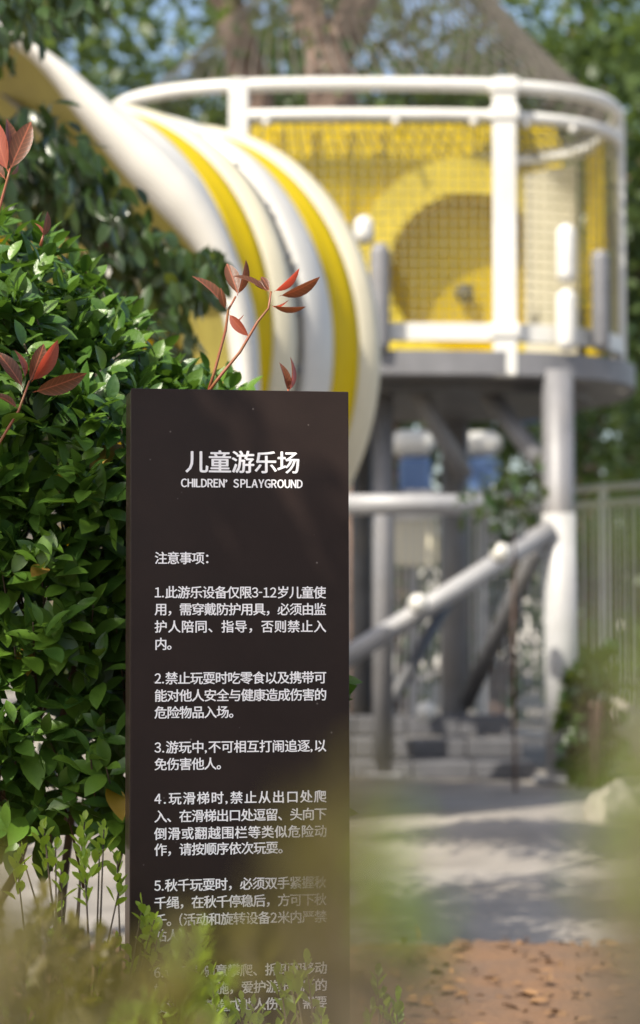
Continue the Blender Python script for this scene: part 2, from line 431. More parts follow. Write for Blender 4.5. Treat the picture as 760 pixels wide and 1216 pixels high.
_b = glyph('国')[0]; CJK = .92 / np.ptp(_b[:, 1]); LB = _b[:, 0].min() * CJK; MIDY = (_b[:, 1].max() + _b[:, 1].min()) / 2 * CJK
print('glyph scale', CJK, LB, MIDY, np.ptp(glyph('A')[0], axis=0), np.ptp(glyph('N')[0], axis=0))
def put_text(name, s, px0, px1, pyc, charpx, bold=.016):
    u0, u1 = sign_u(px0), sign_u(px1); um = (u0 + u1) / 2
    dep = LF[1] + math.sin(YAW) * um; size = charpx / FPX * dep
    cells, total = layout(s, size, 0)
    last = cells[-1]; total -= last[3] - (last[0][:, 0].max())
    gap = (u1 - u0 - total) / max(1, len(cells) - 1) if px1 > px0 else 0
    if px1 <= px0: px1 = px0
    z0 = sign_z((px0 + px1) / 2, pyc); V = []; F = []; n = 0; d = bold * size
    for i, (v, f, x, w) in enumerate(cells):
        for q, (a, b) in enumerate([(0, 0), (d, 0), (-d, 0), (0, d * .6), (0, -d * .6), (d * .5, d * .4), (-d * .5, -d * .4)]):
            V.append(np.stack([u0 + x + gap * i + v[:, 0] + a, np.full(len(v), -.0006 - q * .00004), z0 + v[:, 1] - MIDY * size + b], 1))
            F += [tuple(k + n for k in t) for t in f]; n += len(v)
    o = meshobj(name, np.concatenate(V), F, M['ink']); COL.objects.link(o); o.parent = sign.o
    return o
put_text('title_text', '儿童游乐场', 222, 357, 549.5, 27, .022)
put_text('subtitle_text', 'CHILDREN’ S_PLAYGROUND', 217, 361, 574.5, 12.5, .036)
LINES = [('注意事项：', 663, 0), ('1.此游乐设备仅限3-12岁儿童使', 704, 1), ('用，需穿戴防护用具，必须由监', 724, 1),
         ('护人陪同、指导，否则禁止入', 744.5, 1), ('内。', 765, 0), ('2.禁止玩耍时吃零食以及携带可', 805.5, 1),
         ('能对他人安全与健康造成伤害的', 826, 1), ('危险物品入场。', 846.5, 0), ('3.游玩中,不可相互打闹追逐,以', 887, 1),
         ('免伤害他人。', 908, 0), ('4.玩滑梯时,禁止从出口处爬', 947.5, 1), ('入、在滑梯出口处逗留、头向下', 968.5, 1),
         ('倒滑或翻越围栏等类似危险动', 989, 1), ('作，请按顺序依次玩耍。', 1009.5, 0), ('5.秋千玩耍时，必须双手紧握秋', 1050, 1),
         ('千绳，在秋千停稳后，方可下秋', 1070.5, 1), ('千。(活动和旋转设备2米内严禁', 1091, 1), ('站人)', 1111.5, 0),
         ('6.请不要随意攀爬、拆卸和移动', 1152.5, 1), ('娱乐设备设施，爱护游乐场所的', 1173, 1), ('设施，如若造成他人伤害，需要', 1193.5, 1)]
for s, py, full in LINES:
    if full: put_text('text_line', s, MARGIN_L, MARGIN_R, py, 14.8, .021)
    else:
        put_text('text_line', s, MARGIN_L, MARGIN_L, py, 14.8, .021)

# ================================================================ the clipped bush behind the sign
def interp(x, xs, ys): return np.interp(x, xs, ys)
OX = [-900, -400, -100, 0, 30, 60, 130, 180, 240, 290, 330, 370, 420]
OY = [330, 190, 215, 238, 262, 287, 345, 398, 437, 462, 540, 700, 900]
bush = Thing('photinia_bush', 'dense glossy green bush with red young shoots left of the sign', 'bush', (-.75, 4.85, .05))
def bush_pts(n, shell):
    out = []; dr = []
    while len(out) < n:
        px = RNG.uniform(-620, 380); top = interp(px, OX, OY)
        py = RNG.uniform(top, 985 + 20 * math.sin(px * .05))
        t = (py - top) / 100
        lump = .16 * mn.noise(Vector((px * .012, py * .012, 1.7))) + .07 * mn.noise(Vector((px * .03, py * .03, 5)))
        front = 4.34 + .50 * math.exp(-t / .55) + lump + (0.0 if px > 140 else -.10)
        if px > 300: front += (px - 300) * .004
        back = 4.95 + .3 * min(1, t)
        low = min(1, max(0, (py - 640) / 260))
        if random.random() < .50 * low * (0.6 + .8 * (mn.noise(Vector((px * .02, py * .014, 9))) + .4)): continue
        Y = front + (abs(RNG.normal(0, .05)) if shell else RNG.uniform(.05, max(.1, back - front)))
        if px > 135: Y = max(Y, 4.24)
        out.append(P(px, py, Y))
        u = math.exp(-t / .6)
        dr.append(np.array([RNG.normal(.12, .55), -.75 + .6 * u + RNG.normal(0, .35), .55 + .7 * u + RNG.normal(0, .25)]))
    return np.array(out), np.array(dr)
t1, d1 = bush_pts(1050, True); t2, d2 = bush_pts(1400, False)
tips = np.concatenate([t1, t2]); drs = np.concatenate([d1, d2])
pos, Rm, sc = rosettes(tips, drs, 6, .090, 62, .07, .75)
leafage(bush, T_PHOT, M['leaf'], pos, Rm, sc)
g = Geo()
for i in range(16):      # stems from the ground into the bush
    b = np.array([-.95 + RNG.uniform(-.35, .45), 4.85 + RNG.uniform(-.15, .2), .03])
    e = P(RNG.uniform(-250, 230), RNG.uniform(560, 830), RNG.uniform(4.6, 5.0))
    mid = (b + e) / 2 + RNG.normal(0, .05, 3); g.tube([b, (b * .6 + mid * .4), mid, (mid + e) / 2 + RNG.normal(0, .02, 3), e], [.016, .013, .010, .007, .004], 7)
for i in range(0, len(t1), 4):
    a = t1[i]; c = a + np.array([RNG.normal(0, .04), RNG.uniform(.12, .3), -RNG.uniform(.1, .25)])
    g.tube([a - d1[i] / np.linalg.norm(d1[i]) * .0, (a + c) / 2 + RNG.normal(0, .012, 3), c], [.0016, .0024, .0035], 5)
bush.part('stems', g, M['stem'], smooth=True)
# red shoots, leaf by leaf
M['bright'] = mat('translucent_scarlet_leaf', (.34, .10, .05), .3, leafy=True, scale=45, transl=.35, tcol=(.85, .10, .05), col2=(.22, .05, .03))
for mm_ in (M['redleaf'], M['bright']):      # pale midrib and side veins along each leaf
    n = mm_.node_tree.nodes; l = mm_.node_tree.links; b = n['Principled BSDF']; src = b.inputs['Base Color'].links[0].from_socket
    tc = n.new('ShaderNodeTexCoord'); sx = n.new('ShaderNodeSeparateXYZ'); l.new(tc.outputs['Object'], sx.inputs[0])
    def mth(op, a, b_=0.): 
        q = n.new('ShaderNodeMath'); q.operation = op
        for k, w in enumerate((a, b_)):
            if isinstance(w, float): q.inputs[k].default_value = w
            else: l.new(w, q.inputs[k])
        return q.outputs[0]
    ab = mth('ABSOLUTE', sx.outputs[0]); rib = mth('LESS_THAN', ab, .012)
    vn = mth('GREATER_THAN', mth('SINE', mth('MULTIPLY', mth('SUBTRACT', sx.outputs[1], mth('MULTIPLY', ab, 1.1)), 62.)), .88)
    fac = mth('MAXIMUM', rib, mth('MULTIPLY', vn, .45)); mx = n.new('ShaderNodeMix'); mx.data_type = 'RGBA'
    l.new(mth('MULTIPLY', fac, .7), mx.inputs['Factor']); l.new(src, mx.inputs['A']); mx.inputs['B'].default_value = (.42, .13, .07, 1)
    l.new(mx.outputs['Result'], b.inputs['Base Color'])
RED = mesh_of(T_RED, M['redleaf'], 'red_leaf'); BRIGHT = mesh_of(T_RED, M['bright'], 'red_leaf')
def red_shoot(path, leaves, Y, dY=0.):
    pts = [P(x, y, Y + dY * i) for i, (x, y) in enumerate(path)]
    k = len(pts); g = Geo().tube(pts, np.linspace(.0034, .0019, k), 7)
    sh = bush.part('red_shoot', g, M['redstem'], smooth=True)
    for li, (x0, y0, x1, y1, dz, twist) in enumerate(leaves):
        a = P(x0, y0, Y); b = P(x1, y1, Y + dz); axis = (b - a)[None]; L = np.linalg.norm(axis)
        tw = R(twist); view = np.array([0, -1, 0.]); side = np.cross(axis[0] / L, view); side /= np.linalg.norm(side)
        nrm = (math.cos(tw) * view + math.sin(tw) * side)[None]
        bush.inst('red_leaf', BRIGHT if li % 4 == 1 else RED, a, frames(axis, nrm)[0], L, parent=sh)
red_shoot([(246, 470), (255, 440), (268, 392), (271, 368), (280, 352)],
          [(270, 368, 236, 320, .01, 55), (271, 372, 291, 398, -.02, 20), (268, 368, 261, 344, -.02, -15), (283, 352, 270, 308, .02, 10), (281, 352, 299, 312, -.02, 60), (272, 385, 292, 378, .02, 80)], 4.24)
red_shoot([(244, 470), (262, 446), (285, 418), (306, 382), (319, 366), (322, 346)],
          [(319, 348, 281, 320, -.01, 62), (324, 347, 361, 324, .01, 60), (330, 352, 382, 337, -.01, 55), (321, 362, 360, 372, -.02, 72), (320, 346, 311, 325, .015, 20), (322, 364, 345, 361, .02, 80), (321, 347, 300, 330, .02, 15)], 4.20)
red_shoot([(344, 520), (343, 480), (342, 462)], [(342, 466, 338, 428, .01, 50), (343, 466, 354, 424, .02, 70), (342, 466, 343, 440, .03, 20)], 4.26)
red_shoot([(-40, 580), (-2, 528), (22, 488), (35, 452)],
          [(34, 456, 55, 407, .01, 20), (36, 455, 75, 408, .0, 45), (28, 462, 0, 414, -.01, 30), (38, 466, 101, 449, -.02, 28), (22, 486, -6, 462, .0, 50), (30, 450, 24, 412, .02, 60), (-4, 500, -30, 470, .01, 50)], 4.14)
red_shoot([(-14, 300), (0, 245), (9, 212), (12, 200)],
          [(10, 205, 38, 142, .0, 12), (10, 206, -12, 140, .0, -15), (12, 208, 26, 196, .02, 60), (10, 200, 18, 138, .02, 50), (8, 215, -20, 180, .0, 20)], 4.24)
red_shoot([(48, 292), (52, 278)], [(50, 283, 61, 252, .0, 50), (52, 280, 44, 262, .01, 60)], 4.35)

# ================================================================ low hedge shrubs in front, each its own plant
def low_shrub(label, cx, cy, top, wx, wy, nt, leafmat, T, ll, per=7, parts=False, spread=45, tall=None, group='low hedge shrubs in front of the sign', twig=.5, stems=8):
    th = Thing('low_shrub', label, 'shrub', (cx, cy, .05), group)
    n = nt; ang = RNG.random(n) * 6.283; rr = np.sqrt(RNG.random(n))
    x = cx + wx * rr * np.cos(ang); y = cy + wy * rr * np.sin(ang)
    zt = top - .22 * rr ** 2 * top + RNG.normal(0, .022, n); z = zt - np.abs(RNG.exponential(.14, n))
    tips = np.stack([x, y, z], 1); dirs = np.stack([(x - cx) / wx * .4 + RNG.normal(0, .25, n), (y - cy) / wy * .3 + RNG.normal(0, .25, n), np.ones(n)], 1)
    if tall:
        tt = np.array(tall); tt = np.concatenate([tt + RNG.normal(0, .004, tt.shape) - np.array([0, 0, ll * 1.1 * q_]) for q_ in range(2)]); tips = np.concatenate([tips, tt]); dirs = np.concatenate([dirs, np.stack([RNG.normal(0, .15, len(tt)), RNG.normal(0, .15, len(tt)), np.ones(len(tt))], 1)])
    pos, Rm, sc = rosettes(tips, dirs, per, ll, spread, ll * 1.5, .1)
    leafage(th, T, leafmat, pos, Rm, sc, parts=parts)
    g = Geo()
    for i in range(len(tips)):
        if i % 3 and i < n: continue
        a = tips[i]; b = np.array([cx + (a[0] - cx) * .35, cy + (a[1] - cy) * .35, max(.06, a[2] - .45)])
        g.tube([a, a * .6 + b * .4 + RNG.normal(0, .012, 3), b], [.0012, .002, .0038], 5)
    for k in range(stems):
        a = np.array([cx + RNG.normal(0, .3) * wx, cy + RNG.normal(0, .3) * wy, top * .72]); b = np.array([cx + RNG.normal(0, .04), cy + RNG.normal(0, .04), .05])
        g.tube([b, (a + b) / 2 + RNG.normal(0, .03, 3), a], [.009, .006, .004], 6)
    th.part('stems', g, M['stem'], smooth=True)
    return th
def at(px, py, Y): return tuple(P(px, py, Y))
# sharp young shoots near the sign
low_shrub('bright yellow green shrub with sharp young shoots at the lower left of the sign', at(95, 0, 3.85)[0], 3.86, .74, .27, .14, 95, M['young'], T_YOUNG, .034, 7, True,
          tall=[at(55, 985, 3.86), at(100, 975, 3.8), at(122, 985, 3.84), at(186, 1085, 3.8), at(142, 1020, 3.9), at(100, 1020, 3.78), at(20, 1015, 3.9), at(70, 1010, 3.8), at(170, 1075, 3.84)])
low_shrub('small shrub with fresh green sprigs before the middle of the sign foot', at(240, 0, 3.8)[0], 3.78, .66, .17, .12, 30, M['young'], T_YOUNG, .034, 7, True,
          tall=[at(232, 1100, 3.8), at(238, 1130, 3.72), at(205, 1130, 3.78), at(252, 1160, 3.7), at(300, 1190, 3.8)])
low_shrub('small shrub with fresh green sprigs before the right edge of the sign foot', at(400, 0, 3.75)[0], 3.76, .60, .17, .12, 30, M['young'], T_YOUNG, .034, 7, True,
          tall=[at(365, 1142, 3.8), at(348, 1150, 3.72), at(452, 1160, 3.8), at(470, 1190, 3.78), at(440, 1200, 3.7), at(335, 1160, 3.75)])
# blurred ones nearer to the camera
def near_shrub(label, px, pyt, Y, wpx, wy, nt, m, ll=.026, tall=(), stems=5, per=7):
    c = P(px, pyt, Y); low_shrub(label, c[0], Y, c[2], wpx / FPX * Y, wy, nt, m, T_YOUNG, ll, per, stems=stems, tall=[at(*t) for t in tall] or None)
near_shrub('very blurred olive shrub nearest the camera at the lower left corner', 10, 1140, .52, 290, .06, 150, M['olive'], .018, tall=[(-20, 1080, .52)])
near_shrub('blurred olive brown shrub filling the bottom before the left of the sign', 150, 1118, .85, 250, .10, 260, M['olive'], .024, tall=[(-10, 1050, .85)])
near_shrub('blurred olive shrub behind the nearest ones at far left', -20, 1100, 1.5, 140, .2, 120, M['olive'], .028)
near_shrub('dense soft green brown shrub at the left edge right behind the blurred ones', 60, 1078, 2.5, 150, .2, 230, M['olive'], .032)
near_shrub('softly blurred green shrub under the left part of the notice', 210, 1120, 2.2, 110, .15, 130, M['young'], .026)
near_shrub('blurred olive shrub between the sprigs and the middle of the sign', 300, 1125, 1.1, 120, .12, 90, M['olive'], .026)
near_shrub('very blurred brown shrub under the lower right of the notice', 350, 1115, .52, 110, .05, 55, M['olive'], .015, tall=[(388, 975, .52), (402, 915, .52), (365, 1040, .52), (395, 1020, .52)], stems=3)
near_shrub('blurred fresh green shrub right of the sign at the bottom', 460, 1130, .60, 65, .05, 36, M['young'], .012, tall=[(445, 1030, .58), (470, 965, .58), (505, 1080, .6), (430, 990, .58)], stems=3, per=5)
near_shrub('very blurred brown twiggy shrub along the bottom right edge', 640, 1160, .50, 200, .06, 95, M['olive'], .015, stems=4)
near_shrub('very blurred yellow green shrub reaching up along the right edge', 790, 1010, .50, 32, .04, 8, M['young'], .011, tall=[(750, 850, .5), (758, 700, .5), (745, 930, .5), (765, 620, .5), (720, 960, .5)], stems=3, per=5)

# ================================================================ overhanging tree, left middle distance
def limb_tube(g, a, b, r0, r1, wob=.12, n=6, sag=0):
    a = np.array(a, float); b = np.array(b, float); L = np.linalg.norm(b - a)
    pts = [a + (b - a) * i / (n - 1) + (RNG.normal(0, wob * L / n, 3) if 0 < i < n - 1 else 0) + np.array([0, 0, sag * math.sin(math.pi * i / (n - 1))]) for i in range(n)]
    g.tube(pts, np.linspace(r0, r1, n), 9); return pts
ot = Thing('overhanging_tree', 'dark leaved tree hanging drooping leafy boughs over the bush at left', 'tree', (-2.3, 7.6, 0.02))
g = Geo(); limb_tube(g, (-2.3, 7.6, .02), (-2.2, 7.5, 2.6), .13, .10, .04)
limb_tube(g, (-2.2, 7.5, 2.6), (-1.9, 7.2, 5.4), .10, .05)
ends = [(-1.05, 7.4, 2.75), (-.65, 7.5, 2.45), (-1.3, 7.3, 2.9), (-1.4, 7.8, 3.4), (-.9, 7.9, 3.9), (-.5, 6.6, 4.8), (-2.6, 6.4, 4.3), (-1.2, 6.6, 3.7), (-.2, 7.6, 4.9), (-1.2, 5.4, 4.4), (-.3, 9.8, 4.8), (.3, 7.4, 5.3), (-1.9, 2.3, 4.2)]
brs = []
for e in ends: brs.append(limb_tube(g, (-2.15 + .1, 7.45, 2.7 + .25 * random.random() * e[2] / 3), e, .045, .012, .15, 7, .15))
ot.part('trunk', g, M['bark'], smooth=True)
# visible drooping clusters given by where the photograph has them + the crown above the frame
cl = []
for (px, py, r, n) in [(15, 170, 38, 150), (60, 190, 40, 150), (100, 215, 36, 130), (40, 225, 55, 150), (10, 200, 40, 80), (-5, 150, 25, 50), (85, 230, 40, 90), (110, 250, 50, 80), (145, 250, 38, 110), (40, 150, 40, 90), (80, 185, 36, 90), (180, 290, 35, 80), (160, 300, 45, 90), (218, 318, 32, 80),
                       (250, 305, 22, 60), (200, 340, 45, 80), (110, 320, 40, 60), (170, 360, 35, 60), (235, 330, 25, 40), (10, 20, 50, 90), (50, 0, 34, 70), (100, -5, 30, 50), (-8, 55, 18, 15), (205, 390, 30, 40)]:
    for _ in range(int(n * .62)):
        a = RNG.random() * 6.28; q = r * math.sqrt(RNG.random())
        cl.append(P(px + q * math.cos(a), py + q * math.sin(a) * .9, 7.4 + RNG.normal(0, .22)))
cl = np.array(cl); n = len(cl)
ax = np.stack([RNG.normal(.15, .45, n), RNG.normal(0, .45, n), -1 + RNG.normal(0, .4, n)], 1); nr = RNG.normal(0, .7, (n, 3)) + (-.5, -.3, .6)
leafage(ot, T_TREE, M['tleaf'], cl, frames(ax, nr), RNG.uniform(.07, .11, n), name='leaf', rest='drooping_foliage')
cl = []
for c, r, nn in [((-1.7, 7.4, 4.5), .8, 1700), ((-.3, 9.9, 5.0), .75, 1400), ((-1.4, 9.5, 4.7), .6, 1000), ((-2.2, 6.5, 4.7), .7, 1300), ((-.6, 6.5, 5.0), .6, 350), ((-3.0, 7.4, 4.9), .9, 600), ((-1.80, 2.26, 4.0), .42, 1300), ((-1.85, 2.2, 3.7), .33, 600), ((-.9, 9.2, 4.4), .5, 700), ((-2.6, 12.2, 5.2), .8, 1300), ((.3, 7.4, 5.4), .6, 350), ((-1.3, 9.4, 4.9), (1.2, .32, .25), 2600), ((-1.0, 6.7, 4.9), (1.2, .38, .25), 2600)]:
    d = RNG.normal(0, 1, (nn, 3)); d /= np.linalg.norm(d, axis=1)[:, None]; q = RNG.random(nn) ** .5
    pts = np.array(c) + d * q[:, None] * np.array(r)
    keep = np.array([mn.noise(Vector(p * 2.2)) > (-.12 if c[1] > 4 and np.ndim(r) == 0 else -.6) for p in pts]); cl.append(pts[keep])
cl = np.concatenate(cl); px_, py_, _ = project(cl); cl = cl[~((px_ > 130) & (px_ < 780) & (py_ > -25))]; n = len(cl)
ax = np.stack([RNG.normal(0, .6, n), RNG.normal(0, .6, n), -.6 + RNG.normal(0, .4, n)], 1); nr = RNG.normal(0, .6, (n, 3)) + (0, 0, .8)
leafage(ot, T_TREE, M['tleaf'], cl, frames(ax, nr), RNG.uniform(.08, .13, n), parts=False, rest='crown')

# ================================================================ play tower
TYC, TA, TB, TN = 19.5, 2.16, 1.6, 3.0
TXC = P(432, 400, TYC)[0]
def sup(th, k=1.0):
    c, s = math.cos(th), math.sin(th)
    r = (abs(c) ** TN + abs(s) ** TN) ** (-1 / TN) * k
    return TXC + TA * r * c, TYC + TB * r * s
def supd(th, off):
    x, y = sup(th); dx, dy = x - TXC, y - TYC; L = math.hypot(dx, dy); return x + off * dx / L, y + off * dy / L
def zat(py, Y): return P(432, py, Y)[2]
YF = 17.9
Zr1, Zr2, Zb, Zd0, Zd1 = zat(100, YF), zat(136, YF), zat(394, YF), zat(446, YF), zat(418, YF)
def th_for_px(px, front=True):
    best = None
    for k in range(721):
        t = (math.pi + math.pi * k / 720) if front else math.pi * k / 720
        x, y = sup(t); e = abs(project(np.array([[x, y, 3.]]))[0][0] - px)
        if best is None or e < best[0]: best = (e, t)
    return best[1]
tower = Thing('play_tower', 'raised white railed play platform with yellow panels behind wire mesh', 'play tower', (TXC, TYC, .01))
ring = [sup(2 * math.pi * k / 96) for k in range(96)]
tower.part('top_rail', Geo().tube([(x, y, Zr1) for x, y in ring], .057, 12, closed=True), M['white'], smooth=True)
T0, T1 = th_for_px(285), th_for_px(742)
mid = [sup(T0 + (T1 + .25 - T0) * k / 50) for k in range(51)]
tower.part('middle_rail', Geo().tube([(x, y, Zr2) for x, y in mid], .050, 12), M['white'], smooth=True)
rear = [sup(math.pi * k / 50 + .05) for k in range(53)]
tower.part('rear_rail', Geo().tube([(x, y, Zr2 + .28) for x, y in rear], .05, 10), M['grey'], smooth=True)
Tb0 = th_for_px(440)
bot = [sup(Tb0 + (T1 + .2 - Tb0) * k / 50) for k in range(51)]
g = Geo()
for i in range(50):
    (xa, ya), (xb, yb) = bot[i], bot[i + 1]; d = np.array([xb - xa, yb - ya, 0]); L = np.linalg.norm(d); d /= L; nrm = np.array([d[1], -d[0], 0])
    g.box(((xa + xb) / 2, (ya + yb) / 2, Zb), (L + .004, .08, .14), rot=np.stack([d, -nrm, [0, 0, 1]], 1))
tower.part('bottom_rail', g, M['white'])
for px in (285, 592, 742):
    t = th_for_px(px); x, y = supd(t, .085 if px == 592 else .02)
    w = {285: .16, 592: .19, 742: .08}[px]
    tower.part('railing_post', Geo().box((x, y, (Zd0 + Zr1) / 2 + .02), (w, .10, Zr1 - Zd0 + .06), bev=.015), M['white'])
    if px == 592:
        for q in (Zr1 - .02, Zr2, Zb): tower.part('post_clamp', Geo().box((x, y + .03, q), (.24, .2, .12), bev=.02), M['white'])
for px in (320, 470, 560, 620, 676):
    t = th_for_px(px); x, y = supd(t, .05); tower.part('mesh_bracket', Geo().ball((x, y, Zr2 - .07), .034, 6, 10), M['whitep'], smooth=True)
# mesh
Tm0, Tm1 = th_for_px(300), th_for_px(738)
arc = [sup(Tm0 + (Tm1 - Tm0) * k / 400) for k in range(401)]
seg = np.cumsum([0] + [math.dist(arc[i], arc[i + 1]) for i in range(400)])
nv = int(seg[-1] / .080)
ztop, zbot = Zr2 - .07, Zb + .06
wm = None
x0, y0 = arc[0]; gv = Geo().box((0, 0, 0), (.014, .010, ztop - zbot)); vo = meshobj('vertical_wire', gv.v, gv.f, M['wire'])
for k in range(nv + 1):
    s_ = seg[-1] * k / nv; x = np.interp(s_, seg, [a[0] for a in arc]); y = np.interp(s_, seg, [a[1] for a in arc])
    tower.inst('vertical_wire', vo.data, (x, y, (ztop + zbot) / 2), np.eye(3), 1)
bpy.data.objects.remove(vo)
nh = int((ztop - zbot) / .078); arc2 = arc[::10]
for k in range(nh + 1):
    z = zbot + (ztop - zbot) * k / nh
    tower.part('horizontal_wire', Geo().tube([(x, y - .013, z) for x, y in arc2], .0065, 4), M['wire'])
# deck
def slab(z0, z1, off, n=72):
    top = [supd(2 * math.pi * k / n, off) for k in range(n)]
    v = [(x, y, z1) for x, y in top] + [(x, y, z0) for x, y in top]
    f = [tuple(range(n)), tuple(range(2 * n - 1, n - 1, -1))] + [(k, n + k, n + (k + 1) % n, (k + 1) % n) for k in range(n)]
    return Geo().add(v, f)
tower.part('deck', slab(Zd0, Zd1, .14), M['grey'])
tower.part('deck_beam', slab(Zd0 - .10, Zd0 + .002, -.25), M['dgrey'])
# pegs outside the rail
for px, ya, yb, m, r in [(655, 266, 337, 'white', .075), (655, 343, 418, 'white', .08), (693, 296, 418, 'grey', .075), (450, 288, 420, 'grey', .08), (432, 256, 290, 'white', .08)]:
    t = th_for_px(px); x, y = supd(t, .16); tower.part('padded_post', Geo().capsule((x, y, zat(yb, y)), (x, y, zat(ya, y)), r), M[m], smooth=True)
# yellow rear wall with a round tunnel mouth
Yw = 21.0; cxp, cyp, rp = 556, 325, 96
c3 = P(cxp, cyp, Yw); rw = rp / FPX * Yw
zt_, zb_ = zat(146, Yw), zat(415, Yw); xl, xr = P(262, 300, Yw)[0], P(668, 300, Yw)[0]
n = 48; v = []; f = []
for k in range(n):
    a = 2 * math.pi * k / n; c, s = math.cos(a), math.sin(a); v.append((c3[0] + rw * c, Yw, c3[2] + rw * s))
for k in range(n):
    a = 2 * math.pi * k / n; c, s = math.cos(a), math.sin(a)
    tx = ((xr - c3[0]) if c > 0 else (xl - c3[0])) / c if abs(c) > 1e-6 else 1e9
    tz = ((zt_ - c3[2]) if s > 0 else (zb_ - c3[2])) / s if abs(s) > 1e-6 else 1e9
    t = min(tx, tz); v.append((c3[0] + t * c, Yw, c3[2] + t * s))
v2 = [(x, y + .04, z) for x, y, z in v]
for k in range(n):
    j = (k + 1) % n; f += [(k, j, n + j, n + k), (2 * n + k, 3 * n + k, 3 * n + j, 2 * n + j), (k, 2 * n + k, 2 * n + j, j), (n + k, n + j, 3 * n + j, 3 * n + k)]
tower.part('yellow_panel', Geo().add(v + v2, f), M['yellow'])
# moulded ribs on the panel
for px in (330, 372, 414, 452):
    p_ = P(px, 270, Yw - .03); tower.part('panel_rib', Geo().box((p_[0], Yw - .03, (zt_ + zb_) / 2), (.05, .05, zt_ - zb_ - .1), bev=.015), M['yellow'])
def annulus(r0, r1, yc0, yc1, c, n=48, a0=0, a1=2 * math.pi):
    v = []
    for k in range(n):
        a = a0 + (a1 - a0) * k / (n - (0 if a1 - a0 > 6.28 else 1)); cc, ss = math.cos(a), math.sin(a)
        for r, y in ((r0, yc0), (r1, yc0), (r1, yc1), (r0, yc1)): v.append((c[0] + r * cc, y, c[2] + r * ss))
    f = []
    m = n if a1 - a0 > 6.28 else n - 1
    for k in range(m):
        j = (k + 1) % n
        for q in range(4): q2 = (q + 1) % 4; f.append((k * 4 + q, k * 4 + q2, j * 4 + q2, j * 4 + q))
    return Geo().add(v, f)
tower.part('tunnel_collar', annulus(rw, rw * 1.45, Yw - .09, Yw - .005, c3), M['ycream'], smooth=False)
tower.part('tunnel_tube', annulus(rw * .97, rw * 1.0, Yw - .02, Yw + .3, c3), M['yellow'], smooth=True)
g = Geo(); vv = [(c3[0] + rw * .99 * math.cos(2 * math.pi * k / 32), Yw + .3, c3[2] + rw * .99 * math.sin(2 * math.pi * k / 32)) for k in range(32)]
g.add(vv, [tuple(range(32))]); g.add([(x, y + .03, z) for x, y, z in vv], [tuple(range(32))[::-1]])
tower.part('tunnel_end', g, M['yellow'])
tower.part('tunnel_bolt', Geo().ball((c3[0] - .02, Yw + .22, P(552, 348, Yw + .22)[2]), .09, 6, 10), M['dgrey'])
# right side panels following the rim
def curved_panel(t0, t1, z0, z1, off, thick, m, name, label=None):
    n = 14; v = []
    for k in range(n):
        t = t0 + (t1 - t0) * k / (n - 1)
        for o_, z in ((off, z0), (off, z1), (off - thick, z1), (off - thick, z0)): x, y = supd(t, o_); v.append((x, y, z))
    f = [(k * 4 + q, k * 4 + (q + 1) % 4, (k + 1) * 4 + (q + 1) % 4, (k + 1) * 4 + q) for k in range(n - 1) for q in range(4)]
    f += [(3, 2, 1, 0), tuple((n - 1) * 4 + q for q in range(4))]
    tower.part(name, Geo().add(v, f), m, label=label)
curved_panel(th_for_px(741, False) , th_for_px(710, False), Zb + .05, Zr2 + .12, -.06, .05, M['yellow'], 'side_panel', 'bright yellow curved side panel')
curved_panel(th_for_px(702, False), th_for_px(640, False), Zb + .05, Zr2 + .1, -.12, .05, M['cream'], 'side_panel', 'beige rear side panel')
# supports
def ground_post(px, py_top, Y, r, m, name='support_post', pxb=None):
    a = P(px, py_top, Y); b = np.array([P(pxb or px, 900, Y)[0], Y, .0]); 
    o = tower.part(name, Geo().tube([b, (b + a) / 2, a], r, 16), M[m], smooth=True)
    tower.part('foot_plate', Geo().box((b[0], Y, .03), (r * 3.4, r * 3.4, .05), bev=.01), M['grey'])
ground_post(662, 440, 18.0, .125, 'grey', pxb=667)
ground_post(455, 440, 18.5, .085, 'grey')
ground_post(540, 450, 20.9, .13, 'grey')
ground_post(430, 440, 20.9, .10, 'dgrey')
tower.part('post_sleeve', Geo().tube([P(664, 610, 18.0), P(667, 760, 18.0), P(668, 880, 18.0)], [.137, .137, .134], 16), M['sleeve'], smooth=True)
for (a, b, Y0, Y1, r, m) in [((488, 452), (552, 566), 18.4, 18.6, .075, 'grey'), ((568, 452), (655, 568), 18.6, 18.1, .08, 'grey'), ((395, 599), (600, 599), 17.5, 17.7, .08, 'mgrey'), ((400, 788), (655, 628), 17.4, 17.9, .08, 'mgrey'),
                             ((455, 850), (540, 700), 18.6, 20.6, .06, 'dgrey'), ((553, 835), (636, 655), 19.6, 18.3, .075, 'dgrey')]:
    tower.part('brace', Geo().tube([P(*a, Y0), P(*b, Y1)], r, 12), M[m], smooth=True)
for px, py in ((497, 717), (594, 657), (506, 845)):
    tower.part('bolt_cap', Geo().ball(P(px, py, 17.35), .08, 8, 14), M['whitep'], smooth=True)
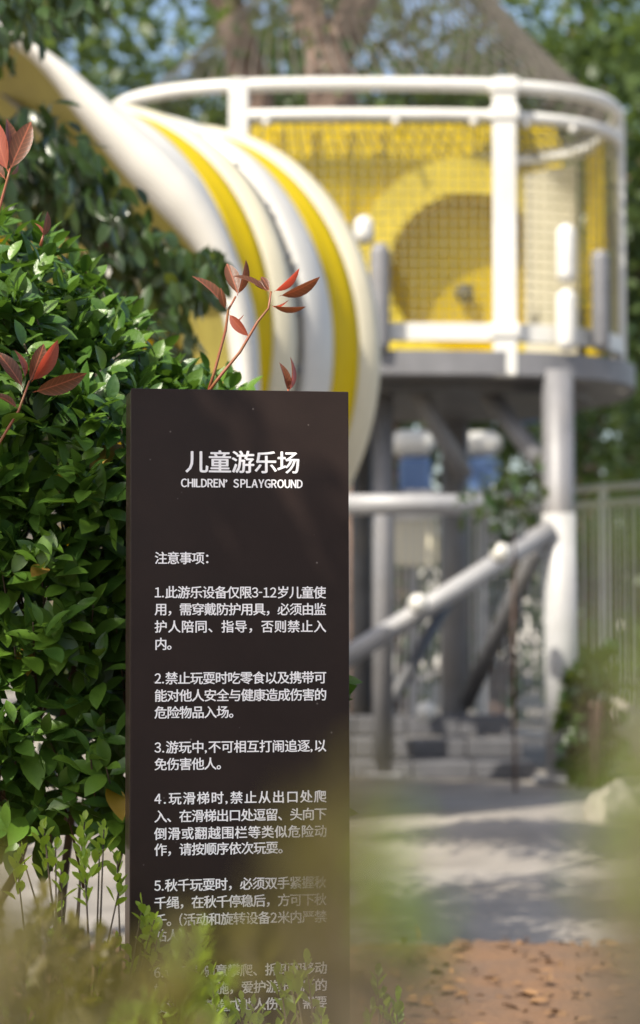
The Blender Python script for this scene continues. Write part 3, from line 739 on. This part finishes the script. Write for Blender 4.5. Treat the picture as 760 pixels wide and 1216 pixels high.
# net tent
ZA, XA = Zr1 + 3.3, TXC + .15
def netp(u, t):    # u 0 at rim .. 1 apex
    x, y = sup(t, .96); k = (1 - u) ** 1.75
    return (XA + (x - XA) * k, TYC + (y - TYC) * k, Zr1 + .02 + (ZA - Zr1) * u)
NU, NT = 34, 110; g = Geo()
V = []; F = []
for sgn in (1, -1):
    for k in range(NT):
        pts = [netp(i / NU, 2 * math.pi * (k + sgn * i * .5) / NT) for i in range(NU)]
        n0 = len(V)
        for i, p_ in enumerate(pts):
            w_ = .0105 * max(.22, (1 - i / NU) ** 1.75)
            for q in range(3):
                a = 2.094 * q; V.append((p_[0] + w_ * math.cos(a), p_[1] + w_ * math.sin(a), p_[2] + w_ * .7 * math.sin(a + 1)))
        for i in range(NU - 1):
            for q in range(3): q2 = (q + 1) % 3; F.append((n0 + i * 3 + q, n0 + i * 3 + q2, n0 + i * 3 + 3 + q2, n0 + i * 3 + 3 + q))
tower.part('safety_net', (np.array(V), np.array(F)), M['net'], stuff=True)
tower.part('net_mast', Geo().tube([(XA, TYC, Zr1 + 2.2), (XA, TYC, ZA + .3)], .06, 10), M['grey'])

# ================================================================ striped tunnel slide
TY = 15.2
slide = Thing('tunnel_slide', 'huge ribbed white and yellow tunnel slide left of the play tower', 'slide', (P(114, 440, TY)[0], TY, .01))
RR = 284 / FPX * TY
axv = np.array([-math.sin(R(31)), -math.cos(R(31)), 0.])       # axis: to the left and towards the camera
wv = np.cross(axv, [0, 0, 1]); C0 = P(201, 440, TY)
sL = 86 / FPX * TY / math.sin(R(31))
def ring_surf(profile, a_off, n=96, inner=.06, s0=0):
    """profile: list of (t along axis in m, extra radius)"""
    v = []; f = []; prof = profile + [(t, r - inner) for t, r in profile[::-1]]; m = len(prof)
    for k in range(n):
        a = 2 * math.pi * k / n
        for t, r in prof:
            # keep the apparent width while it nears the camera: the tunnel narrows very slightly
            c = C0 + axv * (t + a_off); rad = (RR + r) * (1 - .03 * (t + a_off))
            v.append(c + rad * (math.cos(a) * wv + math.sin(a) * np.array([0, 0, 1.])))
    for k in range(n):
        j = (k + 1) % n
        for q in range(m): q2 = (q + 1) % m; f.append((k * m + q, k * m + q2, j * m + q2, j * m + q))
    return Geo().add(v, f)
for sct in range(3):
    o_ = sct * sL
    base = slide.part('tunnel_section', ring_surf([(.0, .03), (.03, .05), (sL * .12, .05), (sL * .17, .02), (sL * .22, .0)], o_), M['cream'], smooth=True)
    slide.part('yellow_band', ring_surf([(sL * .22 + .002, .005), (sL * .28, -.005), (sL * .46, -.005), (sL * .52 - .002, .005)], o_), M['yellow'], parent=base, smooth=True)
    slide.part('white_band', ring_surf([(sL * .52, .0), (sL * .58, .03), (sL * .68, .045), (sL * .84, .045), (sL * .88, .02)], o_), M['whitep'], parent=base, smooth=True)
    slide.part('joint', ring_surf([(sL * .88 + .002, .005), (sL * 1. - .002, .005)], o_, inner=.02), M['brownr'], parent=base, smooth=True)
    g = Geo()
    for k in range(28):
        a = 2 * math.pi * (k + .5) / 28; c = C0 + axv * (o_ + sL * .94); rr_ = (RR + .012) * (1 - .03 * (o_ + sL * .94)); dd = math.cos(a) * wv + math.sin(a) * np.array([0, 0, 1.])
        g.tube([c + dd * (rr_ - .01), c + dd * (rr_ + .025)], .022, 6)
    slide.part('flange_bolts', g, M['grey'], parent=base, stuff=True)
for px in (300, 395):
    p_ = P(px, 600, TY + .2); slide.part('support_column', Geo().tube([(p_[0], TY + .2, 0), (p_[0], TY + .2, 1.9)], .1, 14), M['grey'], smooth=True)
# white edged hood arching over the near end
hood = Thing('curved_hood', 'sweeping white edged hood with olive yellow shell above the tunnel slide', 'slide hood', (P(60, 160, 12.2)[0], 12.2, .01))
HP = [(-60, 18, 10), (-10, 28, 12), (36, 58, 15), (70, 85, 24), (105, 125, 34), (140, 160, 42), (178, 198, 50), (214, 236, 50), (246, 276, 42), (268, 320, 34), (284, 370, 34), (292, 430, 30), (294, 540, 28)]
pts = []; ww = []
for i, (x, y, w) in enumerate(HP): pts.append(P(x, y, 11.9)); ww.append(w * 1.15 / FPX * 11.9)
pts = np.array(pts); ww = np.array(ww)
s_ = np.arange(len(pts)); ss = np.linspace(0, len(pts) - 1, 60); pts = np.stack([np.interp(ss, s_, pts[:, k]) for k in range(3)], 1); ww = np.interp(ss, s_, ww)
for _ in range(6): pts[1:-1] = (pts[:-2] + pts[1:-1] * 2 + pts[2:]) / 4
tan = np.gradient(pts, axis=0); tan /= np.linalg.norm(tan, axis=1)[:, None]; nrm = np.cross(tan, [0, 1., 0]); nrm /= np.linalg.norm(nrm, axis=1)[:, None]
v = []; f = []; K = 10
for i in range(60):
    for k in range(K):
        a = 2 * math.pi * k / K; v.append(pts[i] + nrm[i] * math.cos(a) * ww[i] / 2 + np.array([0, 1, 0]) * math.sin(a) * (.10 + ww[i] * .3))
for i in range(59):
    for k in range(K): k2 = (k + 1) % K; f.append((i * K + k, i * K + k2, (i + 1) * K + k2, (i + 1) * K + k))
f += [tuple(range(K)), tuple(59 * K + k for k in range(K))[::-1]]
hood.part('rim', Geo().add(v, f), M['whitep'], smooth=True)
v = []; f = []; K = 6
down = np.array([-.40, .9, -.62])
for i in range(60):
    for k in range(K):
        t = k / (K - 1); v.append(pts[i] + down * t * 1.1 + np.array([0, .05, .12 * math.sin(math.pi * t)]))
n1 = len(v); v += [p + np.array([.0, .03, .05]) for p in v]
for i in range(59):
    for k in range(K - 1):
        a = i * K + k; f += [(a, a + 1, a + K + 1, a + K), (n1 + a, n1 + a + K, n1 + a + K + 1, n1 + a + 1)]
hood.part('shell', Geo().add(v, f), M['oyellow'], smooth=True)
p_ = P(-70, 300, 12.0); hood.part('support_column', Geo().tube([(p_[0], 12.0, 0), (p_[0], 12.0, P(-60, 22, 12.0)[2])], .09, 12), M['white'], smooth=True)

# ================================================================ steps, fence, boulders
steps = Thing('stone_steps', 'dark grey stone steps under the play platform', 'steps', (.75, 19.2, .01))
for k, (w, y, z0, z1, m) in enumerate([(2.0, 18.7, .004, .14, 'stone'), (1.9, 19.25, .145, .30, 'stone'), (1.8, 19.8, .305, .47, 'stone')]):
    for j in range(4):
        ww_ = w / 4 - .008; xx = .75 - w / 2 + w / 4 * (j + .5)
        steps.part('step_stone', Geo().box((xx, y + RNG.normal(0, .006), (z0 + z1) / 2), (ww_, .52, z1 - z0), bev=.012), M[m])
fence = Thing('railing_fence', 'tall grey bar fence running behind the play tower', 'fence', (1.5, 22, .01))
A = np.array([P(330, 700, 24.6)[0], 24.6]); B = np.array([P(900, 700, 18.6)[0], 18.6]); FL = np.linalg.norm(B - A); dr = (B - A) / FL
for z in (2.48, 2.34, .25):
    fence.part('rail', Geo().tube([(*A, z), (*B, z)], .032, 8), M['fencep'])
nb = int(FL / .125); gb = Geo().tube([(0, 0, .2), (0, 0, 2.36)], .013, 6); bo = meshobj('bar', gb.v, gb.f, M['fencep'])
for k in range(nb + 1):
    q = A + dr * FL * k / nb
    if k % 14 == 0: fence.part('fence_post', Geo().box((q[0], q[1], 1.26), (.07, .07, 2.52), bev=.008), M['fencep'])
    else: fence.inst('bar', bo.data, (q[0], q[1], 0), np.eye(3), 1)
bpy.data.objects.remove(bo)
def boulder(label, c, r, seed):
    th = Thing('boulder', label, 'rock', (c[0], c[1], .0), 'rocks beside the path'); v = []; f = []; nu, nv = 9, 14
    for i in range(nu):
        for k in range(nv):
            a = math.pi * (i + .02) / (nu - .96); b = 2 * math.pi * k / nv; d = Vector((math.sin(a) * math.cos(b), math.sin(a) * math.sin(b), math.cos(a)))
            rr_ = 1 + .35 * mn.noise(d * 1.5 + Vector((seed, 0, 0))); v.append((c[0] + r[0] * d.x * rr_, c[1] + r[1] * d.y * rr_, c[2] + r[2] * d.z * rr_))
    for i in range(nu - 1):
        for k in range(nv): k2 = (k + 1) % nv; f.append((i * nv + k, (i + 1) * nv + k, (i + 1) * nv + k2, i * nv + k2))
    th.part('stone', Geo().add(v, f), M['rock'], smooth=True)
boulder('pale rounded rock at the right edge beyond the path', (P(735, 900, 13)[0], 13, .12), (.22, .2, .2), 1)
boulder('pale rock in the sun behind the other rock', (P(735, 850, 19)[0], 19, .25), (.4, .3, .35), 4)

# leaning sapling by the tower
sp = Thing('sapling', 'thin sapling with a few dark leaves just left of the big tower post', 'sapling', (P(548, 850, 17.0)[0], 17.0, .01))
g = Geo(); b0 = P(545, 850, 17.0); b0[2] = .0
b0 = P(612, 900, 17.0); b0[2] = 0
g.tube([b0, P(609, 760, 17.0), P(611, 660, 16.9), P(604, 570, 16.8)], [.014, .012, .01, .006], 8)
sp.part('trunk', g, M['bark'], smooth=True)
n = 130; q = np.array([P(RNG.normal(595, 22), RNG.normal(590, 20), 16.7 + RNG.normal(0, .15)) for _ in range(n)])
leafage(sp, T_TREE, M['tleaf'], q, frames(RNG.normal(0, 1, (n, 3)), RNG.normal(0, .6, (n, 3)) + (0, 0, 1)), RNG.uniform(.09, .16, n), parts=False)

# tall grasses at right
def grass_clump(label, cx, cy, h, n, w, group='tall grass clumps at the right'):
    th = Thing('grass_clump', label, 'grass', (cx, cy, .02), group); V = []; F = []; rn = []
    for i in range(n):
        b = np.array([cx + RNG.normal(0, w * .35), cy + RNG.normal(0, w * .35), .02]); a = RNG.random() * 6.28; lean = RNG.uniform(.1, .5) * h; hh = h * RNG.uniform(.6, 1.05)
        d = np.array([math.cos(a), math.sin(a), 0]); side = np.array([-d[1], d[0], 0]); n0 = len(V); wd = RNG.uniform(.006, .013)
        for k in range(6):
            t = k / 5; p = b + d * lean * t ** 2.2 + np.array([0, 0, hh * (t - .18 * t ** 3)]); s2 = side * wd * (1 - t * .95); V += [p - s2, p + s2]
        for k in range(5): F += [(n0 + 2 * k, n0 + 2 * k + 1, n0 + 2 * k + 3), (n0 + 2 * k, n0 + 2 * k + 3, n0 + 2 * k + 2)]
        rn += [RNG.random()] * 10
    th.part('blades', (np.array(V), np.array(F)), M['grass'], smooth=True, stuff=True, rnd=rn)

# ================================================================ background trees
def make_tree(name, label, loc, h, cr, seed, trunk_r, bark='bark', lm='bleaf', nl=7500, ls=.24, fork=False, crown0=.35, group='trees behind the playground'):
    rg = np.random.default_rng(seed); th = Thing(name, label, 'tree', (0, 0, 0), group)
    g = Geo(); top = np.array([rg.normal(0, .3), rg.normal(0, .3), h * .55]); pts = [np.array([0, 0, 0.]), np.array([.05, 0, h * .15]), np.array([-.05, .05, h * .33]), top]
    g.tube(pts, [trunk_r * 1.2, trunk_r, trunk_r * .85, trunk_r * .5], 12); tips_ = []
    for k in range(11):
        a = 2.4 * k; zz = h * (.28 + .05 * k * .55); s = np.array([0, 0, zz]) if zz < h * .5 else top
        e = np.array([math.cos(a) * cr * rg.uniform(.5, .9), math.sin(a) * cr * rg.uniform(.5, .9), min(h * .93, zz + h * rg.uniform(.15, .4))])
        m_ = (s + e) / 2 + rg.normal(0, .25, 3); g.tube([s, m_, e], [trunk_r * .42, trunk_r * .25, .03], 7); tips_ += [m_, e]
    th.part('trunk', g, M[bark], smooth=True)
    cs = []
    for t in tips_ + [top + np.array([0, 0, h * .25])]:
        for _ in range(3): cs.append(t + rg.normal(0, cr * .22, 3))
    cs = np.array(cs); cs[:, 2] = np.clip(cs[:, 2], h * crown0, h)
    idx = rg.integers(0, len(cs), nl); d = rg.normal(0, 1, (nl, 3)); d /= np.linalg.norm(d, axis=1)[:, None]
    p = cs[idx] + d * (rg.random(nl) ** .4 * cr * .27 * rg.uniform(.6, 1.3, nl))[:, None] * np.array([1, 1, .7])
    v, f, r = batch(T_BG, p, frames(rg.normal(0, 1, (nl, 3)), rg.normal(0, .6, (nl, 3)) + np.array([0, 0, .9])), rg.uniform(.7, 1.3, nl) * ls)
    th.part('crown', (v, f), M[lm], smooth=True, stuff=True, rnd=r)
    th.o.location = (loc[0], loc[1], 0); return th
def copy_tree(th, loc, rz, s, label):
    o = th.o.copy(); COL.objects.link(o); o.location = (loc[0], loc[1], 0); o.rotation_euler = (0, 0, rz); o.scale = (s, s, s); o['label'] = label
    for c in th.o.children: d = c.copy(); COL.objects.link(d); d.parent = o
def X(px, Y): return P(px, 700, Y)[0]
ta = make_tree('broadleaf_tree', 'leafy green tree behind the middle of the play tower', (X(470, 34), 34), 13.0, 4.2, 1, .3)
tb = make_tree('broadleaf_tree', 'leafy green tree behind the right end of the tower rail', (X(700, 33), 33), 10.7, 3.2, 2, .28)
tc_ = make_tree('broadleaf_tree', 'broad green tree far behind the tunnel slide at left', (X(60, 38), 38), 12.2, 4.6, 3, .3)
copy_tree(tb, (X(250, 44), 44), 1.3, 1.12, 'distant tree below the blue sky gap left of centre')
copy_tree(tc_, (X(900, 40), 40), 2.1, 1.15, 'distant tree beyond the right edge of the rail')
copy_tree(ta, (X(-160, 34), 34), 2.8, 1.1, 'distant tree at the far left behind the hood')
copy_tree(ta, (X(560, 52), 52), 4.0, 1.3, 'farthest tree seen above the middle of the safety net')
copy_tree(tb, (X(380, 50), 50), 5.0, 1.25, 'farthest tree seen above the left of the safety net')
copy_tree(tc_, (X(760, 56), 56), .8, 1.3, 'farthest tree in line with the right end of the tower')
copy_tree(tc_, (X(120, 58), 58), 3.3, 1.25, 'farthest tree at left beyond the slide')
# bare pinkish trunks just behind the tower
def trunk_tree(label, px, Y, segs, r0):
    th = Thing('tall_tree', label, 'tree', (X(px, Y), Y, 0), 'pinkish trunks behind the tower'); g = Geo()
    for chain in segs:
        pp = [P(x, y, Y + dy) for x, y, dy, r in chain]
        if chain[0][1] > 850: pp[0][2] = 0.
        g.tube(pp, [c[3] for c in chain], 12)
    th.part('trunk', g, M['barkl'], smooth=True)
    tips_ = np.array([P(c[-1][0], c[-1][1], Y + c[-1][2]) for c in segs]); nl = 2500; idx = RNG.integers(0, len(tips_), nl)
    p = tips_[idx] + np.array([0, 0, 1.0]) + RNG.normal(0, 1, (nl, 3)) * (1.2, 1.2, .7)
    v, f, r = batch(T_BG, p, frames(RNG.normal(0, 1, (nl, 3)), RNG.normal(0, .6, (nl, 3)) + np.array([0, 0, .9])), RNG.uniform(.12, .24, nl))
    th.part('crown', (v, f), M['bleaf'], smooth=True, stuff=True, rnd=r)
trunk_tree('pinkish leaning trunk rising behind the left part of the tower rail', 300, 25, [[(330, 890, 0, .3), (318, 500, 0, .26), (302, 120, 0, .22), (285, 50, 0, .2), (262, -20, 0, .18), (235, -130, 0, .12)]], .3)
trunk_tree('pinkish forked trunk rising behind the middle of the tower', 400, 23, [[(440, 905, 0, .30), (432, 600, 0, .27), (408, 250, 0, .25), (392, 100, 0, .25), (388, 60, 0, .23)],
                                                                    [(392, 75, 0, .22), (372, 30, 0, .19), (352, -20, 0, .17), (330, -140, 0, .1)], [(388, 75, 0, .22), (415, 30, 0, .19), (436, -20, 0, .17), (470, -140, .5, .1)]], .3)
# clipped shrubs behind the fence
def mass(label, px, Y, w, h, seed, lm='tleaf', nl=1600):
    th = Thing('round_shrub', label, 'shrub', (X(px, Y), Y, 0), 'shrubs beyond the fence'); rg = np.random.default_rng(seed)
    d = rg.normal(0, 1, (nl, 3)); d /= np.linalg.norm(d, axis=1)[:, None]; rr_ = rg.random(nl) ** .35
    p = d * (rr_ * (1 + .3 * np.sin(d[:, 0] * 5 + seed) * np.cos(d[:, 2] * 6)))[:, None] * np.array([w, w * .6, h * .55]) + np.array([X(px, Y), Y, h * .5])
    p = p[p[:, 2] > .05]; nl = len(p)
    v, f, r = batch(T_BG, p, frames(rg.normal(0, 1, (nl, 3)), rg.normal(0, .6, (nl, 3)) + np.array([0, 0, .9])), rg.uniform(.12, .22, nl))
    th.part('foliage', (v, f), M[lm], smooth=True, stuff=True, rnd=r)
    g = Geo()
    for k in range(5): g.tube([(X(px, Y) + rg.normal(0, .1), Y, 0), (X(px, Y) + rg.normal(0, w * .4), Y + rg.normal(0, .3), h * .7)], [.05, .02], 6)
    th.part('stems', g, M['bark'])
mass('dark green rounded shrub beyond the fence right of the big post', 720, 27, 1.0, 4.2, 1, 'bleaf', 2200)
mass('dark shrub beyond the fence under the middle of the deck', 590, 30, 1.1, 4.6, 2)
mass('dark shrub at the foot of the big post', 705, 17.5, .22, .95, 7, nl=330)
mass('dark shrub seen beside the sign under the slide', 440, 29, 1.3, 5.0, 3)
mass('leafy shrub beyond the fence at the far right', 830, 29, 1.4, 4.6, 4, 'bleaf', 2200)
mass('large shrub behind the slide at left', 200, 30, 2.2, 5.0, 5, 'bleaf', 2600)
mass('large shrub beyond the path at the far left', -60, 26, 2.2, 4.4, 6, 'bleaf', 2600)
# distant second play house: blue panels under white rounded caps
ph = Thing('play_house', 'distant blue play house with white rounded roof caps beyond the fence', 'play house', (X(530, 27), 27, 0))
for px, w in ((490, 50), (572, 46)):
    a = P(px, 527, 27); r = w / 2 / FPX * 27
    ph.part('roof_cap', Geo().capsule(a - (r * 1.1, 0, 0), a + (r * 1.1, 0, 0), r * .66, 14), M['whitep'], smooth=True)
    ph.part('panel', Geo().box(P(px + 3, 565, 27), (.38, .3, .42), bev=.04), M['blue'])
    ph.part('leg', Geo().box((a[0], 27.1, 1.4), (.12, .12, 2.8), bev=.01), M['grey'])
ph.part('floor', Geo().box((P(530, 590, 27)[0], 27, P(530, 590, 27)[2]), (1.6, 1.0, .1), bev=.02), M['grey'])
ph.part('play_panel', Geo().box(P(494, 645, 26.8), (.5, .06, .55), bev=.04), M['cream'])
ph.part('blue_canopy', Geo().box(P(622, 488, 27), (.5, .4, .3), bev=.08), M['blue'])
# far building line
bl = Thing('low_building', 'long pale low building far behind the trees', 'building', (4, 75, 0))
bl.part('wall', Geo().box((4, 75, 2.0), (50, 6, 4.0)), M['wall'])
bl.part('roof', Geo().box((4, 75, 4.15), (51, 7, .3)), M['stone'])
for k in range(16):
    x = -18 + k * 2.9; w_ = bl.part('window', Geo().box((x, 71.97, 1.9), (1.7, .12, 1.6)), M['white']); bl.part('pane', Geo().box((x, 71.93, 1.9), (1.5, .10, 1.4)), M['glass'], parent=w_)
